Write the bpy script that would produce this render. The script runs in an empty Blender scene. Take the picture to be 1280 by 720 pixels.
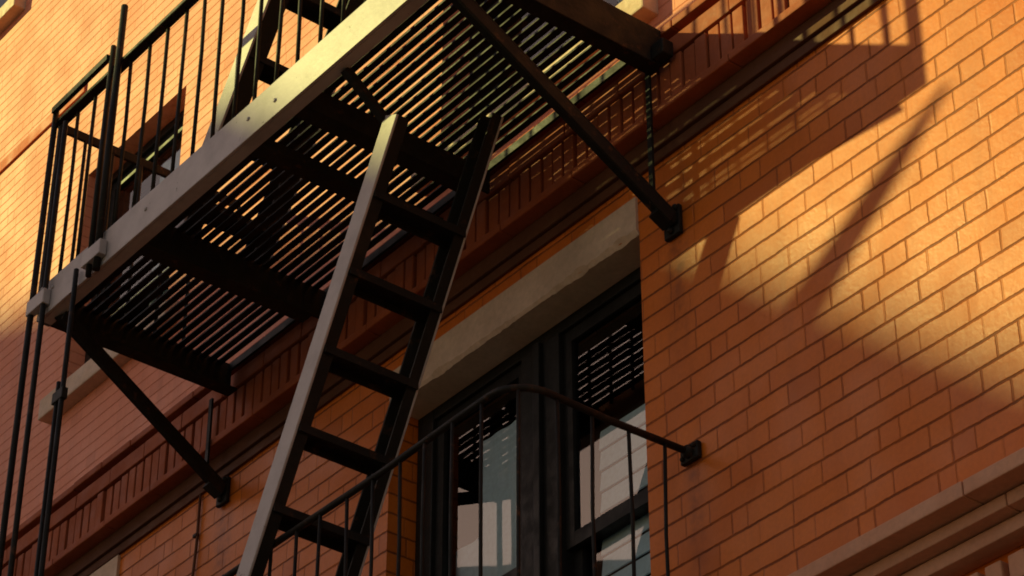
import bpy, bmesh, math, random
from mathutils import Vector, Matrix
random.seed(7)
R = math.radians
scene = bpy.context.scene
col = scene.collection

# ------------------------------------------------------------------ helpers
class MB:
    """collects boxes, bars and tubes (world coordinates) and links them as ONE mesh object"""
    def __init__(self): self.bm = bmesh.new()
    def box(self, x0, x1, y0, y1, z0, z1, bevel=0.0):
        bm = self.bm
        v = [bm.verts.new(p) for p in ((x0,y0,z0),(x1,y0,z0),(x1,y1,z0),(x0,y1,z0),(x0,y0,z1),(x1,y0,z1),(x1,y1,z1),(x0,y1,z1))]
        f = [bm.faces.new([v[i] for i in q]) for q in ((0,3,2,1),(4,5,6,7),(0,1,5,4),(1,2,6,5),(2,3,7,6),(3,0,4,7))]
        if bevel:
            es = list({e for g in f for e in g.edges})
            bmesh.ops.bevel(bm, geom=es, offset=bevel, segments=2, affect='EDGES', profile=0.6)
        return self
    def bar(self, a, b, w, h, up=(0,0,1), bevel=0.0):
        """rectangular bar a->b, w across, h along 'up'"""
        a, b = Vector(a), Vector(b); d = (b-a).normalized(); u = Vector(up)
        s = d.cross(u).normalized(); u = s.cross(d).normalized()
        bm = self.bm; v = []
        for p in (a, b):
            for i, j in ((-1,-1),(1,-1),(1,1),(-1,1)):
                v.append(bm.verts.new(p + s*(w*i/2) + u*(h*j/2)))
        f = [bm.faces.new([v[i] for i in q]) for q in ((0,3,2,1),(4,5,6,7),(0,1,5,4),(1,2,6,5),(2,3,7,6),(3,0,4,7))]
        if bevel:
            es = list({e for g in f for e in g.edges})
            bmesh.ops.bevel(bm, geom=es, offset=bevel, segments=1, affect='EDGES')
        return self
    def tube(self, pts, r, n=8):
        pts = [Vector(p) for p in pts]; bm = self.bm; rings = []
        rr = r if isinstance(r, (list, tuple)) else [r]*len(pts)
        for i, p in enumerate(pts):
            d = (pts[min(i+1, len(pts)-1)] - pts[max(i-1, 0)]).normalized()
            s = d.cross(Vector((0.31, 0.77, 0.55))).normalized(); t = d.cross(s)
            rings.append([bm.verts.new(p + (s*math.cos(2*math.pi*k/n) + t*math.sin(2*math.pi*k/n))*rr[i]) for k in range(n)])
        for A, B in zip(rings, rings[1:]):
            for k in range(n):
                f = bm.faces.new((A[k], A[(k+1)%n], B[(k+1)%n], B[k])); f.smooth = True
        bm.faces.new(rings[0][::-1]); bm.faces.new(rings[-1])
        return self
    def ball(self, c, r, sc=(1,1,1)):
        m = Matrix.Translation(Vector(c)) @ Matrix.Diagonal((*sc, 1))
        g = bmesh.ops.create_uvsphere(self.bm, u_segments=10, v_segments=6, radius=r, matrix=m)
        for v in g['verts']:
            for f in v.link_faces: f.smooth = True
        return self
    def quad(self, *ps):
        self.bm.faces.new([self.bm.verts.new(p) for p in ps]); return self
    def build(self, name, mat, parent=None):
        bm = self.bm
        if parent is not None:
            o = parent.matrix_world_loc if False else world_loc(parent)
            bmesh.ops.translate(bm, verts=bm.verts, vec=-o)
        bmesh.ops.recalc_face_normals(bm, faces=bm.faces)
        me = bpy.data.meshes.new(name); bm.to_mesh(me); bm.free()
        ob = bpy.data.objects.new(name, me); col.objects.link(ob)
        if mat: me.materials.append(mat)
        if parent is not None: ob.parent = parent
        return ob

def world_loc(o):
    v = Vector((0,0,0))
    while o is not None:
        v += o.location; o = o.parent
    return v

def tag(o, label=None, cat=None, group=None, kind=None):
    for k, v in (('label',label),('category',cat),('group',group),('kind',kind)):
        if v: o[k] = v
    return o

def thing(name, loc, label, cat, group=None):
    o = bpy.data.objects.new(name, None); col.objects.link(o); o.location = loc
    o.empty_display_size = 0.2
    return tag(o, label, cat, group)

# ------------------------------------------------------------------ materials
class NT:
    def __init__(self, name):
        self.m = bpy.data.materials.new(name); self.m.use_nodes = True
        self.t = self.m.node_tree; self.t.nodes.clear()
        self.out = self.t.nodes.new('ShaderNodeOutputMaterial')
    def n(self, kind, **kw):
        nd = self.t.nodes.new(kind)
        for k, v in kw.items(): setattr(nd, k, v)
        return nd
    def l(self, a, b): self.t.links.new(a, b)
    def math(self, op, a, b=None, c=None):
        nd = self.n('ShaderNodeMath', operation=op)
        for i, x in enumerate((a, b, c)):
            if x is None: continue
            if isinstance(x, (int, float)): nd.inputs[i].default_value = x
            else: self.l(x, nd.inputs[i])
        return nd.outputs[0]
    def maprange(self, v, a, b, c=0.0, d=1.0, smooth=True):
        nd = self.n('ShaderNodeMapRange', interpolation_type='SMOOTHSTEP' if smooth else 'LINEAR')
        self.l(v, nd.inputs[0])
        for i, x in zip((1,2,3,4), (a,b,c,d)): nd.inputs[i].default_value = x
        return nd.outputs[0]
    def noise(self, vec, scale, detail=4, rough=0.55):
        nd = self.n('ShaderNodeTexNoise'); nd.inputs['Scale'].default_value = scale
        nd.inputs['Detail'].default_value = detail; nd.inputs['Roughness'].default_value = rough
        if vec is not None: self.l(vec, nd.inputs['Vector'])
        return nd.outputs[0]
    def mix(self, fac, a, b, blend='MIX'):
        nd = self.n('ShaderNodeMix', data_type='RGBA', blend_type=blend)
        if isinstance(fac, (int, float)): nd.inputs[0].default_value = fac
        else: self.l(fac, nd.inputs[0])
        for i, x in ((6,a),(7,b)):
            if isinstance(x, tuple): nd.inputs[i].default_value = (*x, 1) if len(x) == 3 else x
            else: self.l(x, nd.inputs[i])
        return nd.outputs[2]
    def pbsdf(self, color, rough=0.6, spec=0.5, metal=0.0, normal=None):
        p = self.n('ShaderNodeBsdfPrincipled')
        for k, x in (('Base Color',color),('Roughness',rough),('Specular IOR Level',spec),('Metallic',metal)):
            if isinstance(x, tuple): p.inputs[k].default_value = (*x, 1)
            elif isinstance(x, (int, float)): p.inputs[k].default_value = x
            else: self.l(x, p.inputs[k])
        if normal is not None: self.l(normal, p.inputs['Normal'])
        self.l(p.outputs[0], self.out.inputs[0])
        return p
    def bump(self, h, strength=0.5, dist=0.01):
        b = self.n('ShaderNodeBump'); b.inputs['Strength'].default_value = strength
        b.inputs['Distance'].default_value = dist; self.l(h, b.inputs['Height'])
        return b.outputs[0]
    def pos(self):
        g = self.n('ShaderNodeNewGeometry'); return g.outputs['Position']

def brick_material(name, course, L, H, joint, cols, mortar, spec=0.5, rough=0.5, vert_fade=0.65, wob=0.006, line=0.9, streaks=()):
    m = NT(name); P = L + H
    pos = m.pos()
    # slight waviness so that the courses are hand laid
    nz = m.n('ShaderNodeTexNoise'); nz.inputs['Scale'].default_value = 2.3; nz.inputs['Detail'].default_value = 3
    m.l(pos, nz.inputs['Vector'])
    sx = m.n('ShaderNodeSeparateXYZ'); m.l(pos, sx.inputs[0])
    wv = m.math('MULTIPLY', m.math('SUBTRACT', nz.outputs[0], 0.5), wob*2.2)
    nz2 = m.noise(pos, 14, 2); nz3 = m.noise(pos, 55, 3); wv2 = m.math('ADD', m.math('MULTIPLY', m.math('SUBTRACT', nz2, 0.5), wob), m.math('MULTIPLY', m.math('SUBTRACT', nz3, 0.5), 0.006))
    u0 = m.math('ADD', sx.outputs[0], sx.outputs[1])
    z = m.math('ADD', m.math('ADD', sx.outputs[2], wv), wv2)
    v = m.math('DIVIDE', z, course); row = m.math('FLOOR', v); fv = m.math('FRACT', v)
    wn = m.n('ShaderNodeTexWhiteNoise', noise_dimensions='1D'); m.l(row, wn.inputs['W'])
    half = m.math('MULTIPLY', m.math('MODULO', row, 2.0), 0.5)
    sh = m.math('ADD', half, m.math('MULTIPLY', wn.outputs['Value'], 0.34))
    u = m.math('ADD', m.math('DIVIDE', m.math('ADD', u0, wv2), P), sh)
    cell = m.math('FLOOR', u); fu = m.math('MULTIPLY', m.math('FRACT', u), P)
    # per cell change of where the header starts
    cmb = m.n('ShaderNodeCombineXYZ'); m.l(row, cmb.inputs[0]); m.l(cell, cmb.inputs[1])
    wn2 = m.n('ShaderNodeTexWhiteNoise', noise_dimensions='3D'); m.l(cmb.outputs[0], wn2.inputs['Vector'])
    Lj = m.math('ADD', L, m.math('MULTIPLY', m.math('SUBTRACT', wn2.outputs['Value'], 0.5), H*0.8))
    dj = m.math('ABSOLUTE', m.math('SUBTRACT', fu, Lj))
    dv = m.math('MINIMUM', m.math('MINIMUM', fu, m.math('SUBTRACT', P, fu)), dj)
    dh = m.math('MULTIPLY', m.math('MINIMUM', fv, m.math('SUBTRACT', 1.0, fv)), course)
    isH = m.math('GREATER_THAN', fu, Lj)
    cmb2 = m.n('ShaderNodeCombineXYZ'); m.l(row, cmb2.inputs[0]); m.l(cell, cmb2.inputs[1]); m.l(isH, cmb2.inputs[2])
    wn3 = m.n('ShaderNodeTexWhiteNoise', noise_dimensions='3D'); m.l(cmb2.outputs[0], wn3.inputs['Vector'])
    mh = m.maprange(dh, joint*0.45, joint*1.0, 1, 0)
    # some vertical joints are filled and hardly show
    vis = m.maprange(wn3.outputs['Value'], 0.15, 0.75, 0.25, 1.0)
    mv = m.math('MULTIPLY', m.math('MULTIPLY', m.maprange(dv, joint*0.35, joint*0.95, 1, 0), vert_fade), vis)
    mask = m.math('MAXIMUM', mh, mv)
    wear = m.maprange(m.noise(pos, 5.0, 5, 0.6), 0.25, 0.6, 0.55, 1.0)
    lm = m.math('MULTIPLY', m.math('MULTIPLY', mask, wear), line)
    base = m.mix(m.maprange(wn3.outputs['Value'], 0, 1, 0, 1, False), cols[0], cols[1])
    stain = m.maprange(m.noise(pos, 0.9, 6, 0.62), 0.2, 0.8, 0, 1)
    base = m.mix(stain, base, cols[2])
    # streaks running down the wall
    mp = m.n('ShaderNodeMapping'); mp.inputs['Scale'].default_value = (9, 9, 0.8); m.l(pos, mp.inputs[0])
    streak = m.maprange(m.noise(mp.outputs[0], 1.0, 4, 0.6), 0.42, 0.75, 0, 0.35)
    base = m.mix(streak, base, tuple(c*0.62 for c in cols[0]))
    for (sx0, sz0, sw) in streaks:           # rust and dirt washed down below iron fixings
        q = m.math('DIVIDE', m.math('SUBTRACT', m.math('ADD', sx.outputs[0], m.math('MULTIPLY', wv, 3.0)), sx0), sw)
        gs = m.math('DIVIDE', 1.0, m.math('ADD', 1.0, m.math('POWER', m.math('ABSOLUTE', q), 3.0)))
        dz = m.math('SUBTRACT', sz0, sx.outputs[2])
        ln = m.math('MULTIPLY', m.maprange(dz, -0.12, 0.02), m.maprange(dz, 0.1, 0.75, 1, 0))
        base = m.mix(m.math('MULTIPLY', m.math('MULTIPLY', gs, ln), m.maprange(m.noise(pos, 22, 4), 0.3, 0.7, 0.2, 0.7)), base, (0.16,0.035,0.010))
    odd = m.maprange(wn3.outputs['Value'], 0.90, 0.97, 0, 0.22)
    base = m.mix(odd, base, tuple(c*0.55 for c in cols[1]))
    grain = m.noise(pos, 60, 4, 0.65)
    base = m.mix(m.maprange(grain, 0.3, 0.7, 0.0, 0.22), base, tuple(c*0.7 for c in cols[1]))
    color = m.mix(lm, base, mortar)
    h = m.math('ADD', m.math('MULTIPLY', m.math('SUBTRACT', 1.0, mask), 1.0), m.math('MULTIPLY', grain, 0.22))
    h = m.math('ADD', h, m.math('MULTIPLY', wn3.outputs['Value'], 0.25))
    h = m.math('ADD', h, m.math('MULTIPLY', m.noise(pos, 9, 3), 0.5))
    nrm = m.bump(h, 0.55, 0.006)
    rg = m.maprange(m.noise(pos, 3.5, 4), 0.3, 0.7, rough-0.07, rough+0.1)
    m.pbsdf(color, m.math('ADD', rg, m.math('MULTIPLY', mask, 0.25)), spec, 0, nrm)
    return m.m

def plain_material(name, c1, c2, scale=4, rough=0.6, spec=0.4, metal=0.0, bump=0.3, bdist=0.004, fine=50, rvar=0.12):
    m = NT(name); pos = m.pos()
    f = m.maprange(m.noise(pos, scale, 6, 0.62), 0.3, 0.7)
    c = m.mix(f, c1, c2)
    g = m.noise(pos, fine, 4, 0.6)
    c = m.mix(m.maprange(g, 0.35, 0.7, 0, 0.3), c, tuple(x*0.6 for x in c1))
    r = m.maprange(m.noise(pos, scale*2.7, 4), 0.3, 0.7, rough-rvar, rough+rvar)
    m.pbsdf(c, r, spec, metal, m.bump(g, bump, bdist))
    return m.m

M = {}
M['lower_brick'] = brick_material('painted_lower_brick', 0.0840, 0.222, 0.108, 0.0060,
    [(0.70,0.158,0.010),(0.58,0.115,0.007),(0.73,0.185,0.016)], (0.12,0.022,0.004), spec=0.29, rough=0.41, line=0.82, streaks=((-5.425,6.88,0.045),(-8.27,7.10,0.05),(-5.385,5.96,0.03),(-7.09,6.2,0.03)))
M['upper_brick'] = brick_material('upper_brick', 0.0630, 0.215, 0.105, 0.0052,
    [(0.82,0.285,0.170),(0.79,0.26,0.155),(0.84,0.31,0.19)], (0.48,0.12,0.048), spec=0.2, rough=0.56, line=0.5, vert_fade=0.3)
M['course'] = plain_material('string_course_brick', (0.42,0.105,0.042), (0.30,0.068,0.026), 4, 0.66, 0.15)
M['band'] = plain_material('red_band_tone', (0.62,0.15,0.06), (0.56,0.125,0.05), 3, 0.65, 0.2)
M['shade_and_cable'] = plain_material('shade_and_cable_brown', (0.13,0.045,0.02), (0.10,0.035,0.017), 3, 0.7, 0.2)  # dark tone painting the shade under the string course; also colours the cable
M['stone'] = plain_material('weathered_stone', (0.72,0.50,0.36), (0.60,0.40,0.28), 7, 0.65, 0.3, bump=0.5)
M['cornice'] = plain_material('brown_stone', (0.66,0.33,0.20), (0.58,0.27,0.16), 4, 0.65, 0.3, bump=0.4)
def iron_material():
    m = NT('black_painted_iron'); pos = m.pos()
    f = m.maprange(m.noise(pos, 6, 6, 0.65), 0.45, 0.75)
    c = m.mix(f, (0.014,0.012,0.010), (0.026,0.020,0.016))
    rust = m.maprange(m.noise(pos, 13, 7, 0.72), 0.57, 0.70, 0, 0.8)
    c = m.mix(rust, c, (0.10,0.042,0.02))
    g = m.noise(pos, 45, 5, 0.6)
    r = m.maprange(m.noise(pos, 11, 4), 0.3, 0.7, 0.48, 0.68)
    lump = m.math('ADD', m.math('MULTIPLY', g, 0.5), m.noise(pos, 16, 3))
    m.pbsdf(c, r, 0.16, 0.0, m.bump(lump, 0.6, 0.005))
    return m.m
M['iron'] = iron_material()
def worn_iron():
    m = NT('worn_pale_iron'); pos = m.pos()
    f = m.maprange(m.noise(pos, 5, 7, 0.65), 0.35, 0.7)
    c = m.mix(f, (0.52,0.44,0.43), (0.38,0.315,0.31))
    chip = m.maprange(m.noise(pos, 24, 5, 0.7), 0.66, 0.72, 0, 1)
    c = m.mix(chip, c, (0.07,0.04,0.025))
    g = m.noise(pos, 40, 5, 0.6)
    m.pbsdf(c, 0.5, 0.5, 0.0, m.bump(g, 0.3, 0.003))
    return m.m
M['worn'] = worn_iron()
M['frame'] = plain_material('dark_window_paint', (0.012,0.011,0.010), (0.020,0.017,0.015), 6, 0.5, 0.22)
M['frame_grey'] = plain_material('grey_window_paint', (0.06,0.06,0.05), (0.04,0.04,0.035), 6, 0.5, 0.5)
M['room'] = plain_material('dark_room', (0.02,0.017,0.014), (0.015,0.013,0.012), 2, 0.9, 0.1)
def glass():
    m = NT('window_glass'); pos = m.pos()
    tr = m.n('ShaderNodeBsdfTransparent'); tr.inputs[0].default_value = (0.86,0.88,0.87,1)
    gl = m.n('ShaderNodeBsdfGlossy'); gl.inputs['Roughness'].default_value = 0.015
    m.l(m.bump(m.noise(pos, 2.0, 2), 0.02, 0.01), gl.inputs['Normal'])
    fr = m.n('ShaderNodeFresnel'); fr.inputs[0].default_value = 1.5
    mx = m.n('ShaderNodeMixShader'); m.l(m.math('ADD', m.math('MULTIPLY', fr.outputs[0], 1.0), 0.05), mx.inputs[0])
    m.l(tr.outputs[0], mx.inputs[1]); m.l(gl.outputs[0], mx.inputs[2]); m.l(mx.outputs[0], m.out.inputs[0])
    return m.m
M['glass'] = glass()
M['curtain'] = plain_material('white_curtain', (0.74,0.88,0.97), (0.68,0.82,0.92), 3, 0.9, 0.1, bump=0.1)
M['asphalt'] = plain_material('asphalt', (0.05,0.048,0.046), (0.06,0.057,0.054), 2, 0.85, 0.3)
M['pavement'] = plain_material('pavement_concrete', (0.30,0.27,0.24), (0.24,0.22,0.20), 1.5, 0.85, 0.3)
M['far_brick'] = brick_material('far_brick', 0.09, 0.3, 0.14, 0.008,
    [(0.34,0.15,0.09),(0.28,0.12,0.075),(0.36,0.17,0.10)], (0.25,0.17,0.12), spec=0.2, rough=0.7)
M['slate'] = plain_material('slate_roof', (0.07,0.07,0.075), (0.10,0.095,0.09), 1.2, 0.7, 0.4)
M['caster_steel'] = plain_material('grey_caster_steel', (0.25,0.25,0.24), (0.2,0.2,0.19), 3, 0.5, 0.5, metal=0.5)

# ------------------------------------------------------------------ setting
g = MB(); g.quad((-600,-600,-0.16),(600,-600,-0.16),(600,600,-0.16),(-600,600,-0.16))
tag(g.build('ground', M['pavement']), kind='structure')
g = MB(); g.quad((-300,-14.5,-0.15),(300,-14.5,-0.15),(300,-3.5,-0.15),(-300,-3.5,-0.15))
tag(g.build('road', M['asphalt']), kind='structure')
g = MB(); g.box(-300,300,-3.5,0.0,-0.155,0.0); g.box(-300,300,-18,-14.5,-0.155,0.0)
tag(g.build('pavement', M['pavement']), kind='structure')

# ------------------------------------------------------------------ the brick building
bld = thing('brick_building', (-6.5, 0, 0), 'orange brick tenement facade with string course, stone lintels and sash windows', 'building')
XL, XR, ZT, ZS = -15.0, -0.6, 15.5, 7.40
REV = 0.30
LOW = [(-7.09,-5.615,5.40,7.02), (-10.65,-9.16,5.40,7.02)]
UPP = [(-9.84,-8.91,8.43,9.77), (-6.80,-5.56,8.02,9.65), (-12.05,-10.93,11.67,13.3)]

def wall_mesh(z0, z1, holes):
    mb = MB()
    xs = sorted({XL, XR, *[h[0] for h in holes], *[h[1] for h in holes]})
    zs = sorted({z0, z1, *[h[2] for h in holes], *[h[3] for h in holes]})
    for a, b in zip(xs, xs[1:]):
        for c, d in zip(zs, zs[1:]):
            mx, mz = (a+b)/2, (c+d)/2
            if any(h[0] < mx < h[1] and h[2] < mz < h[3] for h in holes): continue
            mb.quad((a,0,c),(b,0,c),(b,0,d),(a,0,d))
    for x0, x1, c, d in holes:
        mb.quad((x0,0,c),(x0,0,d),(x0,REV,d),(x0,REV,c)); mb.quad((x1,0,c),(x1,REV,c),(x1,REV,d),(x1,0,d))
        mb.quad((x0,0,d),(x1,0,d),(x1,REV,d),(x0,REV,d)); mb.quad((x0,0,c),(x0,REV,c),(x1,REV,c),(x1,0,c))
    return mb
def link_wall(name, mb, mat):
    # keep the face winding outwards (open shell)
    bm = mb.bm
    bmesh.ops.remove_doubles(bm, verts=bm.verts, dist=1e-5)
    return mb.build(name, mat, bld)
link_wall('lower_wall', wall_mesh(0.0, ZS, LOW), M['lower_brick'])
link_wall('upper_wall', wall_mesh(ZS, ZT, UPP), M['upper_brick'])
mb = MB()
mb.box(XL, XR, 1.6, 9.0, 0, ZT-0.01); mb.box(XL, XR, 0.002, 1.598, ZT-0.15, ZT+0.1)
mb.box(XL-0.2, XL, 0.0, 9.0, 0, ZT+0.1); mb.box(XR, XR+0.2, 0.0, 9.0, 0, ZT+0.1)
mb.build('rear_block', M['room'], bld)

def seg_box(mb, x0, x1, y0, y1, z0, z1, bevel, length, seed):
    rnd = random.Random(seed); x = x0
    while x < x1 - 0.01:
        e = min(x1, x + length*rnd.uniform(0.9, 1.1)); j = rnd.uniform(-0.002, 0.002)
        mb.box(x, e-0.004, y0+j, y1, z0+rnd.uniform(0,0.0015), z1-rnd.uniform(0,0.0015), bevel); x = e
# string course: lip, soldier bricks, band, dark groove, top ledge
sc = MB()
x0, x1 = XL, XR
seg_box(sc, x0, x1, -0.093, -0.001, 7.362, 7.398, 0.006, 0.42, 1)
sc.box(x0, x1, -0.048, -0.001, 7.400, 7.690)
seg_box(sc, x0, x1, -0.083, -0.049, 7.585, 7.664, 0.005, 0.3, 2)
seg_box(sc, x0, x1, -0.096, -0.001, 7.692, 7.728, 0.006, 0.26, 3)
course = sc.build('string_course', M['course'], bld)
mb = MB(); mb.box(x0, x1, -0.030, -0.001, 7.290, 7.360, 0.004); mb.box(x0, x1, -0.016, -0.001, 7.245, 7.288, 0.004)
mb.build('shade_strip', M['shade_and_cable'], course)  # dark strip standing in for the shadow beneath the string course
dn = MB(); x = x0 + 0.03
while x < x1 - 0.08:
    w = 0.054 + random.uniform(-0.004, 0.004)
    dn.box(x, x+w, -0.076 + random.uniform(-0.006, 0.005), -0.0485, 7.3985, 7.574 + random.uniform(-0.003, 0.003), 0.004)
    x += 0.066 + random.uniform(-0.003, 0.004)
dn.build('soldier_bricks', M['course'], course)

mb = MB(); mb.box(XL, -9.98, -0.014, -0.001, 10.40, 10.475, 0.003); mb.build('thin_red_band', M['band'], bld)  # shallow raised strip, redder than the wall around it

# cornice over the shopfront, lower right
cn = MB()
cx0, cx1 = -5.15, XR
seg_box(cn, cx0, cx1, -0.200, -0.001, 5.192, 5.242, 0.005, 1.1, 4)
seg_box(cn, cx0, cx1, -0.130, -0.001, 5.148, 5.190, 0.005, 1.1, 5)
seg_box(cn, cx0, cx1, -0.080, -0.001, 5.100, 5.146, 0.005, 1.1, 6)
cor = cn.build('cornice', M['cornice'], bld)
dn = MB(); x = cx0 + 0.02
while x < cx1 - 0.1:
    dn.box(x, x+0.060, -0.05, -0.001, 4.98, 5.060, 0.006); x += 0.085
dn.build('dentils', M['cornice'], cor)

# stone lintels and sills
def rough_lintel(name, x0, x1, z0, z1, p, seed):
    """stone lintel with a chipped lower edge, soffit runs back into the reveal"""
    rnd = random.Random(seed); mb = MB(); bm = mb.bm
    n = 220; top = []; mid = []; bot = []; back = []; topb = []
    ph = [rnd.uniform(0, 6.28) for _ in range(9)]
    for i in range(n+1):
        x = x0 + (x1-x0)*i/n; t = (x-x0)
        w = sum(math.sin(t*f_ + ph[q])*a_ for q, (f_, a_) in enumerate(((4,.5),(9,.6),(17,.6),(31,.5),(53,.4),(88,.3),(140,.2))))
        e = 0.010*max(0.0, w*0.5 + 0.5*i/n) + rnd.uniform(0, 0.0015)
        top.append(bm.verts.new((x, -p, z1))); topb.append(bm.verts.new((x, 0.0, z1)))
        mid.append(bm.verts.new((x, -p, z0 + 0.012 + e*1.6)))
        bot.append(bm.verts.new((x, -p + 0.008 + e*1.1, z0 + e*0.25)))
        back.append(bm.verts.new((x, 0.128, z0 - 0.002)))
    for i in range(n):
        for A, B in ((topb, top), (top, mid), (mid, bot), (bot, back)):
            bm.faces.new((A[i], A[i+1], B[i+1], B[i]))
    for i in (0, n): bm.faces.new((top[i], mid[i], bot[i], back[i], topb[i]))
    return mb.build(name, M['stone'], bld)
rough_lintel('lintel', -7.085, -5.618, 7.005, 7.165, 0.012, 3)
rough_lintel('lintel', -10.70, -9.12, 7.00, 7.24, 0.014, 5)

def sash_window(hole, rows, mullions, frame_mat, y=0.13, fw=0.07, meet=None, sill=None, head=0.06):
    """dark timber sash: outer frame, mullions, meeting rail (frame) + one pane per light"""
    x0, x1, z0, z1 = hole
    mb = MB()
    mb.box(x0, x0+fw, y, y+0.10, z0, z1, 0.004); mb.box(x1-fw, x1, y, y+0.10, z0, z1, 0.004)
    mb.box(x0+fw, x1-fw, y+0.002, y+0.098, z1-head, z1, 0.004); mb.box(x0+fw, x1-fw, y+0.002, y+0.098, z0, z0+0.06, 0.004)
    cuts = [x0+fw] + [c for mlo, mhi in mullions for c in (mlo, mhi)] + [x1-fw]
    for mlo, mhi in mullions:
        mb.box(mlo, mhi, y-0.004, y+0.096, z0+0.06, z1-head, 0.004)
        mb.box((mlo+mhi)/2-0.018, (mlo+mhi)/2+0.018, y-0.025, y-0.0045, z0+0.06, z1-head, 0.004)
    fr = mb.build('window', frame_mat, bld)
    for a, b in zip(cuts[::2], cuts[1::2]):
        s = MB()
        mt = meet if meet else (z0+z1)/2
        # upper sash, outer plane ; lower sash, set further in
        for (c, d, yy) in ((mt-0.03, z1-head, y+0.02), (z0+0.06, mt+0.03, y+0.055)):
            s.box(a, a+0.045, yy, yy+0.03, c, d); s.box(b-0.045, b, yy, yy+0.03, c, d)
            s.box(a+0.045, b-0.045, yy+0.0005, yy+0.0295, d-0.05, d); s.box(a+0.045, b-0.045, yy+0.0005, yy+0.0295, c, c+0.055)
        s.build('sash', frame_mat, fr)
        p = MB()
        for (c, d, yy) in ((mt-0.03, z1-head, y+0.035), (z0+0.06, mt+0.03, y+0.07)):
            p.quad((a+0.04,yy,c+0.04),(b-0.04,yy,c+0.04),(b-0.04,yy,d-0.04),(a+0.04,yy,d-0.04))
        p.build('pane', M['glass'], fr)
    return fr

def curtain(x0, x1, z0, z1, y, parent, name='curtain', amp=0.012, n=60, lean=0.0, mat='curtain'):
    mb = MB(); bm = mb.bm; A = []; B = []
    ph = random.random()*6
    for i in range(n+1):
        t = i/n; x = x0 + (x1-x0)*t
        yy = y + amp*math.sin(ph + t*(x1-x0)*55) + amp*0.5*math.sin(ph*2 + t*(x1-x0)*23)
        A.append(bm.verts.new((x+lean, yy, z0))); B.append(bm.verts.new((x, yy*0.5+y*0.5, z1)))
    for i in range(n):
        f = bm.faces.new((A[i], A[i+1], B[i+1], B[i])); f.smooth = True
    return mb.build(name, M[mat], parent)
def blind(x0, x1, z0, z1, y, parent, pitch=0.085):
    mb = MB(); z = z1
    while z > z0:
        mb.bar((x0, y, z-pitch*0.5), (x1, y, z-pitch*0.5), 0.006, pitch*0.93, up=(0,0.12,1)); z -= pitch
    return mb.build('blind', M['curtain'], parent)

# twin sash window under the stone lintel (right)
w = sash_window(LOW[0], 2, [(-6.44,-6.22)], M['frame'], y=0.13, fw=0.10, meet=6.09)
curtain(-6.80, -6.43, 5.45, 6.80, 0.222, w, amp=0.006)
curtain(-6.96, -6.80, 5.45, 6.40, 0.226, w, amp=0.006)
blind(-6.11, -5.70, 5.45, 6.52, 0.222, w)
w = sash_window(LOW[1], 2, [(-10.0,-9.80)], M['frame'], y=0.13, fw=0.10, meet=6.09)
# window beside the left end of the fire escape
w = sash_window(UPP[0], 2, [], M['frame'], y=0.09, fw=0.05, head=0.05, meet=8.82)
curtain(-9.42, -8.96, 8.5, 9.64, 0.175, w, amp=0.012)
mb = MB(); mb.box(-9.95, -8.80, -0.070, 0.139, 8.315, 8.43, 0.008); mb.build('sill', M['stone'], w)
# window opening on to the fire escape
w = sash_window(UPP[1], 2, [], M['frame'], y=0.14, fw=0.08)
curtain(-5.98, -5.64, 8.06, 9.4, 0.26, w, amp=0.010)
mb = MB(); mb.box(-6.9, -5.47, -0.075, 0.139, 7.915, 8.02, 0.008); mb.build('sill', M['stone'], w)
# window cut by the top left corner of the picture
w = sash_window(UPP[2], 2, [], M['frame_grey'], y=0.10, fw=0.07)
mb = MB(); mb.box(-12.2, -10.87, -0.075, 0.099, 11.575, 11.67, 0.008); mb.build('sill', M['stone'], w)

def name_kind(o): return o.name.split('.')[0]
def copies(proto, spots, parent):
    wl = world_loc(parent)
    for i, p in enumerate(spots):
        o = proto if i == 0 else proto.copy()
        if i: col.objects.link(o)
        o.parent = parent; o.location = Vector(p) - wl
        if name_kind(o) == 'baluster': o.rotation_euler = (random.uniform(-0.004,0.004), random.uniform(-0.004,0.004), random.uniform(0, 6.28))
def local_rod(name, h, r, mat, bend=0.0):
    m_ = MB(); m_.tube([(0,0,0),(bend*0.6,0,h*0.35),(bend,0,h*0.65),(0,0,h)], r, 7)
    return m_.build(name, mat)
# ------------------------------------------------------------------ fire escape, upper platform
ZB = 7.544; ZP = ZB + 0.152     # underside and top of the frame
PX0, PX1, PY0 = -8.135, -5.36, -1.02
YB = -0.115; YW = -0.099
fe = thing('fire_escape', (-6.86, -0.5, ZB), 'black iron fire escape balcony with slatted floor, railing and diagonal brackets on the brick wall', 'fire escape')
mb = MB()
mb.box(PX0-0.012, PX1+0.012, PY0, PY0+0.014, ZB, ZB+0.165, 0.003)
mb.box(PX0-0.012, PX1+0.012, PY0+0.015, PY0+0.06, ZB, ZB+0.012)
fb = mb.build('front_beam', M['worn'], fe)
RIV = [(PX0+0.1+i*0.178, PY0-0.002, ZB+0.085+random.uniform(-0.03,0.03)) for i in (0,1,4,8,9,13)]
mb = MB(); mb.box(PX0, PX1, YB, YB+0.012, ZP-0.034, ZP)
mb.build('back_beam', M['iron'], fe)
def end_beam(x, sgn, h):
    m_ = MB(); m_.box(x-0.007, x+0.007, PY0+0.0145, YW, ZB, ZB+h, 0.003)
    m_.box(min(x-sgn*0.007, x-sgn*0.06), max(x-sgn*0.007, x-sgn*0.06), PY0+0.06, YW, ZB, ZB+0.011)
    return m_.build('end_beam', M['iron'], fe)
end_beam(PX1, 1, 0.165); end_beam(PX0, -1, 0.155)
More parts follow.
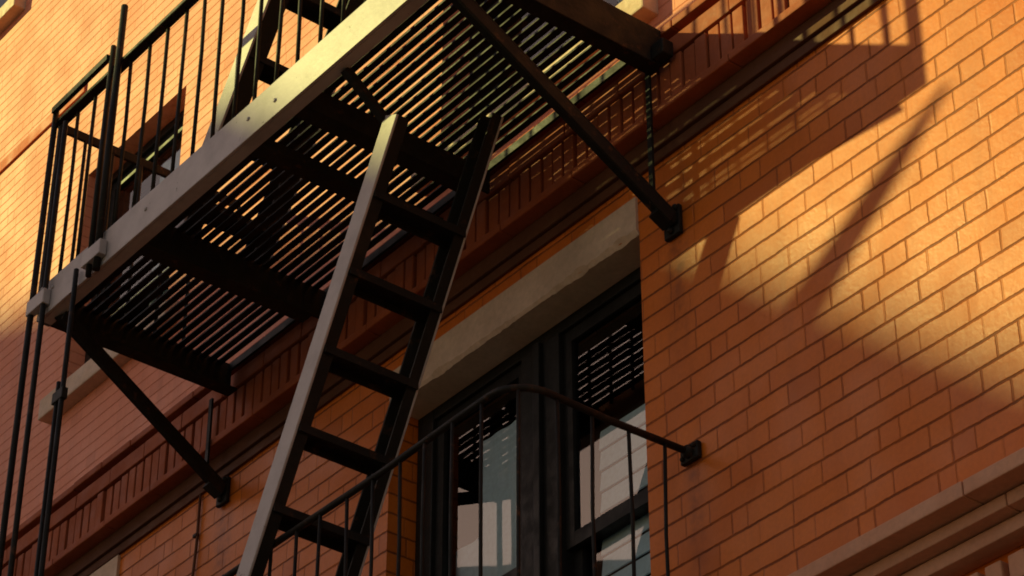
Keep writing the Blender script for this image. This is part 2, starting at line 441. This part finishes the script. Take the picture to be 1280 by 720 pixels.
for x, h in ((-7.42, 0.135), (-6.33, 0.10), (-6.62, 0.045)):
    m_ = MB(); m_.box(x-0.007, x+0.007, PY0+0.0145, YB-0.001, ZB+0.004, ZB+0.004+h); m_.box(x-0.07, x-0.0075, PY0+0.06, YB-0.052, ZB+0.004, ZB+0.014)
    m_.build('cross_beam', M['iron'], fe)
# flat slats running the length of the platform (one floor grating)
mb = MB(); y = PY0 + 0.045
while y < YB - 0.017:
    j = random.uniform(-0.002, 0.002)
    mb.box(PX0+0.008, PX1-0.008, y+j-0.0140, y+j+0.0140, ZP-0.021+random.uniform(-0.001,0.001), ZP-0.012, 0.0015); y += 0.0405
mb.build('floor_grating', M['iron'], fe)

m_ = MB(); m_.ball((0,0,0), 0.009, (1,0.6,1)); copies(m_.build('rivet', M['worn']), RIV, fb)
# railing
RZ = 8.58
rail = MB()
rail.bar((PX0-0.06, PY0+0.01, RZ), (PX1+0.03, PY0+0.01, RZ-0.02), 0.045, 0.02, bevel=0.003)
rail.bar((PX0-0.02, PY0+0.03, RZ-0.03), (PX0-0.02, -0.10, RZ-0.03), 0.016, 0.045, bevel=0.003)
rail.bar((PX1+0.01, PY0+0.03, RZ-0.04), (PX1+0.01, -0.10, RZ-0.04), 0.016, 0.045, bevel=0.003)
rl = rail.build('railing', M['iron'], fe)
m_ = MB(); m_.bar((PX0-0.03, PY0-0.03, RZ+0.045), (PX0+0.42, PY0-0.03, RZ+0.05), 0.02, 0.03); m_.build('handrail_stub', M['iron'], rl)
for x, y in ((PX0-0.02, PY0+0.012), (PX1, PY0+0.012)):
    m_ = MB(); m_.box(x-0.016, x+0.016, y-0.010, y+0.022, ZB+0.12, RZ-0.02, 0.003); m_.build('post', M['iron'], rl)
spots = [(x, PY0+0.022, ZP-0.03) for x in [PX0+0.10+0.142*i for i in range(20)] if x < PX1-0.05]
copies(local_rod('baluster', RZ-ZP+0.03-0.01, 0.0082, M['iron'], 0.005), spots, rl)
spots = [(PX0-0.02, PY0+0.13+0.14*i, ZP-0.03) for i in range(5)] + [(PX1+0.01, PY0+0.13+0.14*i, ZP-0.03) for i in range(4)]
copies(local_rod('baluster', RZ-ZP-0.02, 0.0082, M['iron']), spots, rl)

# brackets: angle iron diagonal, wall strap, foot plate
def bracket(x, zf, xf, w):
    m_ = MB()
    a, b = Vector((x, -0.03, zf)), Vector((xf, PY0+0.05, ZB-0.004))
    d = (b-a).normalized(); up = Vector((1,0,0)).cross(d)
    m_.bar(a, b, w, 0.010, up=up, bevel=0.002)
    e = Vector((w/2-0.004,0,0))
    m_.bar(a+e+up*0.030, b+e+up*0.030, 0.010, 0.050, up=up, bevel=0.002)
    br = m_.build('bracket', M['iron'], fe)
    f = MB(); f.box(x-0.040, x+0.040, -0.022, -0.003, zf-0.075, zf+0.045, 0.006)
    f.bar((x, -0.022, zf-0.02), (x, -0.085, zf+0.012), 0.062, 0.05)
    for dx, dz in ((0.0,-0.055), (0.028,0.028), (-0.028,0.030)):
        f.ball((x+dx, -0.028, zf+dz), 0.013, (1,0.9,1))
    f.build('foot_plate', M['iron'], br)
    s = MB(); s.box(x-0.011, x+0.011, -0.108, -0.098, zf+0.03, ZB+0.05); s.bar((x, -0.10, zf+0.05), (x, -0.02, zf+0.0), 0.036, 0.012)
    s.build('wall_strap', M['iron'], br)
bracket(-8.27, 7.185, -8.03, 0.085); bracket(-5.425, 6.955, -5.47, 0.075)
# short hanger between the front beam and the stair
m_ = MB(); m_.bar((-6.06, PY0+0.05, ZB+0.0), (-6.06, -0.78, ZB-0.15), 0.03, 0.03); m_.build('hanger', M['iron'], fe)
m_ = MB(); m_.box(PX1+0.0085, PX1+0.07, -0.15, -0.098, ZB+0.005, ZB+0.07, 0.006); m_.build('anchor_plate', M['iron'], fe)

# cable stapled to the wall
cb = thing('wall_cable', (-8.47, -0.02, 6.4), 'thin dark cable stapled down the brick wall under the left bracket foot', 'cable')
m_ = MB(); m_.tube([(-8.455,-0.012,7.24),(-8.46,-0.010,7.0),(-8.475,-0.011,6.8),(-8.47,-0.010,6.5),(-8.48,-0.011,6.2),(-8.475,-0.010,5.6)], 0.0065, 6); m_.build('cable', M['shade_and_cable'], cb)
for z in (7.05, 6.72, 6.38):
    m_ = MB(); m_.box(-8.482, -8.455, -0.020, -0.003, z-0.007, z+0.007, 0.002); m_.build('clip', M['iron'], cb)

# ------------------------------------------------------------------ stairs
def stair(name, loc, foot, head, Y0, Y1, label, first, rise, mat_in, width=0.105, flange=0.05, f2=None, extra=0.0):
    """foot/head are (x, z) on the stringer centre line; Y0 outer, Y1 inner stringer"""
    t = thing(name, loc, label, 'stairs')
    fx, fz = foot; hx, hz = head
    d = Vector((hx-fx, 0, hz-fz)).normalized(); up = Vector((-d.z, 0, d.x))
    if up.z < 0: up = -up
    hx0, hz0 = hx, hz
    for Y, s in ((Y0, 1), (Y1, -1)):
        if s == -1: hx, hz = hx0 + d.x*extra, hz0 + d.z*extra
        m_ = MB(); fl = flange if s == 1 else (f2 or flange)
        m_.bar((fx, Y, fz), (hx, Y, hz), 0.010, width, up=up, bevel=0.002)
        sg = m_.build('stringer', M['worn'], t)
        m_ = MB()
        for e in (-1, 1):
            o = up*(e*(width/2-0.004))
            m_.bar(Vector((fx, Y+s*(fl/2+0.005), fz))+o, Vector((hx, Y+s*(fl/2+0.005), hz))+o, fl, 0.008, up=up)
        m_.build('flange', mat_in, sg)
    hx, hz = hx0, hz0
    z = first; k = (hx-fx)/(hz-fz)
    while z < hz - 0.05:
        x = fx + (z-fz)*k
        m_ = MB()
        m_.box(x-0.052, x+0.052, Y0+0.006, Y1-0.007, z, z+0.006)
        m_.box(x-0.052, x-0.046, Y0+0.006, Y1-0.007, z-0.026, z-0.0005); m_.box(x+0.046, x+0.052, Y0+0.006, Y1-0.007, z-0.026, z-0.0005)
        m_.build('tread', M['iron'], t); z += rise
    return t
k = 1.9125
st = stair('iron_stair', (-7.5, -0.46, 5.05), (-6.802-(5.890-5.08)/k, 5.08), (-6.012, 7.393), -0.796, -0.385,
    'steep iron stair hanging below the slatted balcony, with open treads', 5.082, 0.2547, M['iron'], width=0.086, flange=0.045, f2=0.04, extra=0.16)
su = stair('iron_stair', (-7.45, -0.58, ZP), (-7.49, ZP+0.02), (-5.28, ZP+0.02+2.25*1.50), -0.79, -0.38,
    'pale upper iron stair rising from the slatted balcony behind its front railing', 7.83, 0.26, M['iron'], width=0.10, flange=0.075)

# ------------------------------------------------------------------ guide rods of the drop ladder
gd = thing('ladder_guide', (-7.95, -1.04, 5.0), 'pairs of long thin vertical iron rods running down past the left end of the balcony', 'ladder guide')
GY = PY0 - 0.018
for x, za, zb, r in ((-8.165, 5.0, 8.63, 0.013), (-8.062, 5.0, 8.51, 0.0115), (-7.645, 7.52, 8.87, 0.015), (-7.705, 7.52, 8.69, 0.012),
                     (-7.81, 5.0, 7.61, 0.0105), (-7.85, 5.0, 7.10, 0.009)):
    m_ = MB(); m_.tube([(x, GY, za), (x+0.004, GY-0.004, (za+zb)/2), (x, GY, zb)], r, 8); m_.build('rod', M['iron'], gd)
for x in (-8.112, -7.675):
    m_ = MB(); m_.box(x-0.07, x+0.07, GY-0.017, GY+0.0155, ZB+0.03, ZB+0.10, 0.004); m_.build('clamp', M['worn'], gd)
m_ = MB(); m_.box(-7.87, -7.79, GY-0.013, GY+0.013, 7.0, 7.05, 0.004); m_.build('clamp', M['iron'], gd)

# ------------------------------------------------------------------ lower landing with its railing
LZ, LY, LX1, LX0 = 6.0, -0.73, -5.39, -8.30
ln = thing('fire_escape_landing', (-6.8, -0.4, 4.95), 'lower fire escape balcony with a thin black railing in front of the twin sash window', 'fire escape')
m_ = MB()
m_.box(LX0, LX1, LY, LY+0.014, 4.93, 5.08); m_.box(LX0, LX0+0.014, LY+0.015, -0.21, 4.93, 5.06); m_.box(LX1-0.014, LX1, LY+0.015, -0.21, 4.93, 5.06)
m_.box(LX0, LX1, -0.209, -0.195, 4.93, 5.06)
m_.build('frame', M['iron'], ln)
m_ = MB(); y = LY+0.04
while y < -0.22:
    m_.box(LX0+0.016, LX1-0.016, y-0.0135, y+0.0135, 5.062, 5.072); y += 0.0475
m_.build('floor_grating', M['iron'], ln)
m_ = MB()
rng = random.Random(2)
pts = [(LX0, LY+0.004, LZ+0.012), (-7.4, LY-0.004, LZ-0.004), (-6.7, LY+0.003, LZ+0.004), (-6.1, LY, LZ-0.006), (-5.7, LY, LZ+0.003), *[(LX1-0.13+0.13*math.sin(q*math.pi/20), LY+0.13-0.13*math.cos(q*math.pi/20), LZ+0.005*math.cos(q*math.pi/20)) for q in range(11)], (LX1+0.004, -0.35, LZ-0.008), (LX1+0.004, -0.01, LZ)]
m_.tube(pts, 0.0125, 8)
lr = m_.build('railing', M['iron'], ln)
m_ = MB(); m_.box(LX1-0.04, LX1+0.045, -0.022, -0.002, LZ-0.032, LZ+0.03, 0.006); m_.ball((LX1+0.004, -0.025, LZ), 0.024); m_.ball((LX1-0.027, -0.024, LZ-0.015), 0.009); m_.ball((LX1+0.032, -0.024, LZ+0.015), 0.009); m_.build('wall_plate', M['iron'], lr)
spots = [(LX1-0.17-0.147*i, LY, 5.07) for i in range(19)] + [(LX1+0.002, LY+0.16+0.148*i, 5.05) for i in range(4)] + [(LX1-0.038, LY+0.038, 5.07)]
copies(local_rod('baluster', LZ-5.06, 0.0065, M['iron'], 0.006), spots, lr)

# ------------------------------------------------------------------ across the street (seen in glass and as shade on the wall)
gb = thing('gabled_building', (-36, -18, 0), 'tall gabled brick building across the street that shades the lower wall', 'building')
def gz(x): return 20.78 - (0.88 if x > -26.0 else 0.385)*(x+26.0)     # gambrel roof line
mb = MB(); bm = mb.bm
xr, xl, xm = -20.5, -51.5, -36.0
prof = [(xl, 0), (xr, 0), (xr, gz(xr)), (-26.0, gz(-26.0)), (xm, gz(xm)), (-46.0, gz(-26.0)), (xl, gz(xr))]
def prism(mb, pr, y0, y1):
    bm = mb.bm; n = len(pr)
    F = [bm.verts.new((x, y0, z)) for x, z in pr]; Bk = [bm.verts.new((x, y1, z)) for x, z in pr]
    bm.faces.new(F); bm.faces.new(Bk[::-1])
    for q in range(n): bm.faces.new((F[q], F[(q+1)%n], Bk[(q+1)%n], Bk[q]))
prism(mb, prof, -18.0, -18.45)                                     # street front with its gable parapet
low = [(x + (0.3 if x < xm else -0.3 if x > xm else 0), max(z - 3.2, 0)) for x, z in prof]
prism(mb, low, -18.46, -30.0)
mb.build('wall', M['far_brick'], gb)
mb = MB()
for (xa, za), (xb, zb) in zip(low[2:], low[3:]):
    mb.bar((xa, -24.3, za+0.03), (xb, -24.3, zb+0.03), 11.5, 0.05, up=(0, 0, 1))
mb.build('roof', M['slate'], gb)
proto = None
for fl in range(6):
    for k in range(7):
        x = -48.2 + k*4.1; z = 2.4 + fl*3.1
        if z + 2.2 > min(gz(x+0.7), gz(2*xm-x+0.7)): continue
        m_ = MB(); m_.box(x-0.7, x+0.7, -17.999, -17.94, z-0.12, z, 0); m_.box(x-0.62, x-0.54, -17.998, -17.95, z+0.003, z+1.8); m_.box(x+0.54, x+0.62, -17.998, -17.95, z+0.003, z+1.8); m_.box(x-0.53, x+0.53, -17.998, -17.95, z+0.86, z+0.94)
        fo = m_.build('window', M['stone'], gb)
        m_ = MB(); m_.quad((x-0.54,-17.985,z+0.01),(x+0.54,-17.985,z+0.01),(x+0.54,-17.985,z+1.8),(x-0.54,-17.985,z+1.8)); m_.build('pane', M['room'], fo)

# unseen post, added so that its arm throws the slanting shadow
lp = thing('shadow_post', (-8.19, -2.73, 0), 'unseen grey post with an upswept arm, added to cast the slanting shadow on the wall', 'shadow caster')
m_ = MB(); m_.tube([(-8.19,-2.73,0),(-8.19,-2.73,5),(-8.19,-2.73,7.8),(-8.14,-2.73,8.02)], [0.10,0.085,0.075,0.07], 12); m_.box(-8.34,-8.04,-2.88,-2.58,0.0,0.3,0.02); m_.build('post', M['caster_steel'], lp)
m_ = MB(); m_.tube([(-8.14,-2.73,8.03),(-7.80,-2.73,8.28),(-7.45,-2.73,8.52),(-7.13,-2.73,8.74)], [0.066,0.056,0.040,0.012], 10); m_.build('arm', M['caster_steel'], lp)

# ------------------------------------------------------------------ light
sun_dir = Vector((0.99, 0.91, -0.66)).normalized()
to_sun = -sun_dir
elev = math.asin(to_sun.z); az = math.atan2(to_sun.x, to_sun.y)     # azimuth from +Y towards +X
sl = bpy.data.lights.new('sun', 'SUN'); sl.energy = 5.0; sl.angle = R(0.72); sl.color = (1.0, 0.93, 0.29)
so = bpy.data.objects.new('sun', sl); col.objects.link(so)
so.rotation_euler = sun_dir.to_track_quat('-Z', 'Y').to_euler(); so.location = (-20, -20, 25)
wd = bpy.data.worlds.new('World'); scene.world = wd; wd.use_nodes = True
nt = wd.node_tree; bg = nt.nodes['Background']
sky = nt.nodes.new('ShaderNodeTexSky'); sky.sky_type = 'NISHITA'; sky.sun_disc = False
sky.sun_elevation = elev; sky.sun_rotation = az
sky.air_density = 1.0; sky.dust_density = 0.7
tint = nt.nodes.new('ShaderNodeMix'); tint.data_type = 'RGBA'; tint.blend_type = 'MULTIPLY'; tint.inputs[0].default_value = 1.0
tint.inputs[7].default_value = (1.0, 0.73, 0.58, 1)
nt.links.new(sky.outputs[0], tint.inputs[6]); nt.links.new(tint.outputs[2], bg.inputs[0]); bg.inputs[1].default_value = 0.118

# ------------------------------------------------------------------ camera
cam = bpy.data.cameras.new('camera'); co = bpy.data.objects.new('camera', cam); col.objects.link(co)
co.location = (0, -5.0, 1.6)
co.rotation_euler = (R(90+34.594), 0, R(51.718))
cam.sensor_width = 36; cam.lens = 3300/1280*36; cam.clip_end = 2000; cam.clip_start = 0.05
scene.camera = co
scene.render.engine = 'CYCLES'
scene.cycles.filter_width = 1.8
scene.view_settings.view_transform = 'Standard'; scene.view_settings.look = 'None'; scene.view_settings.exposure = 0
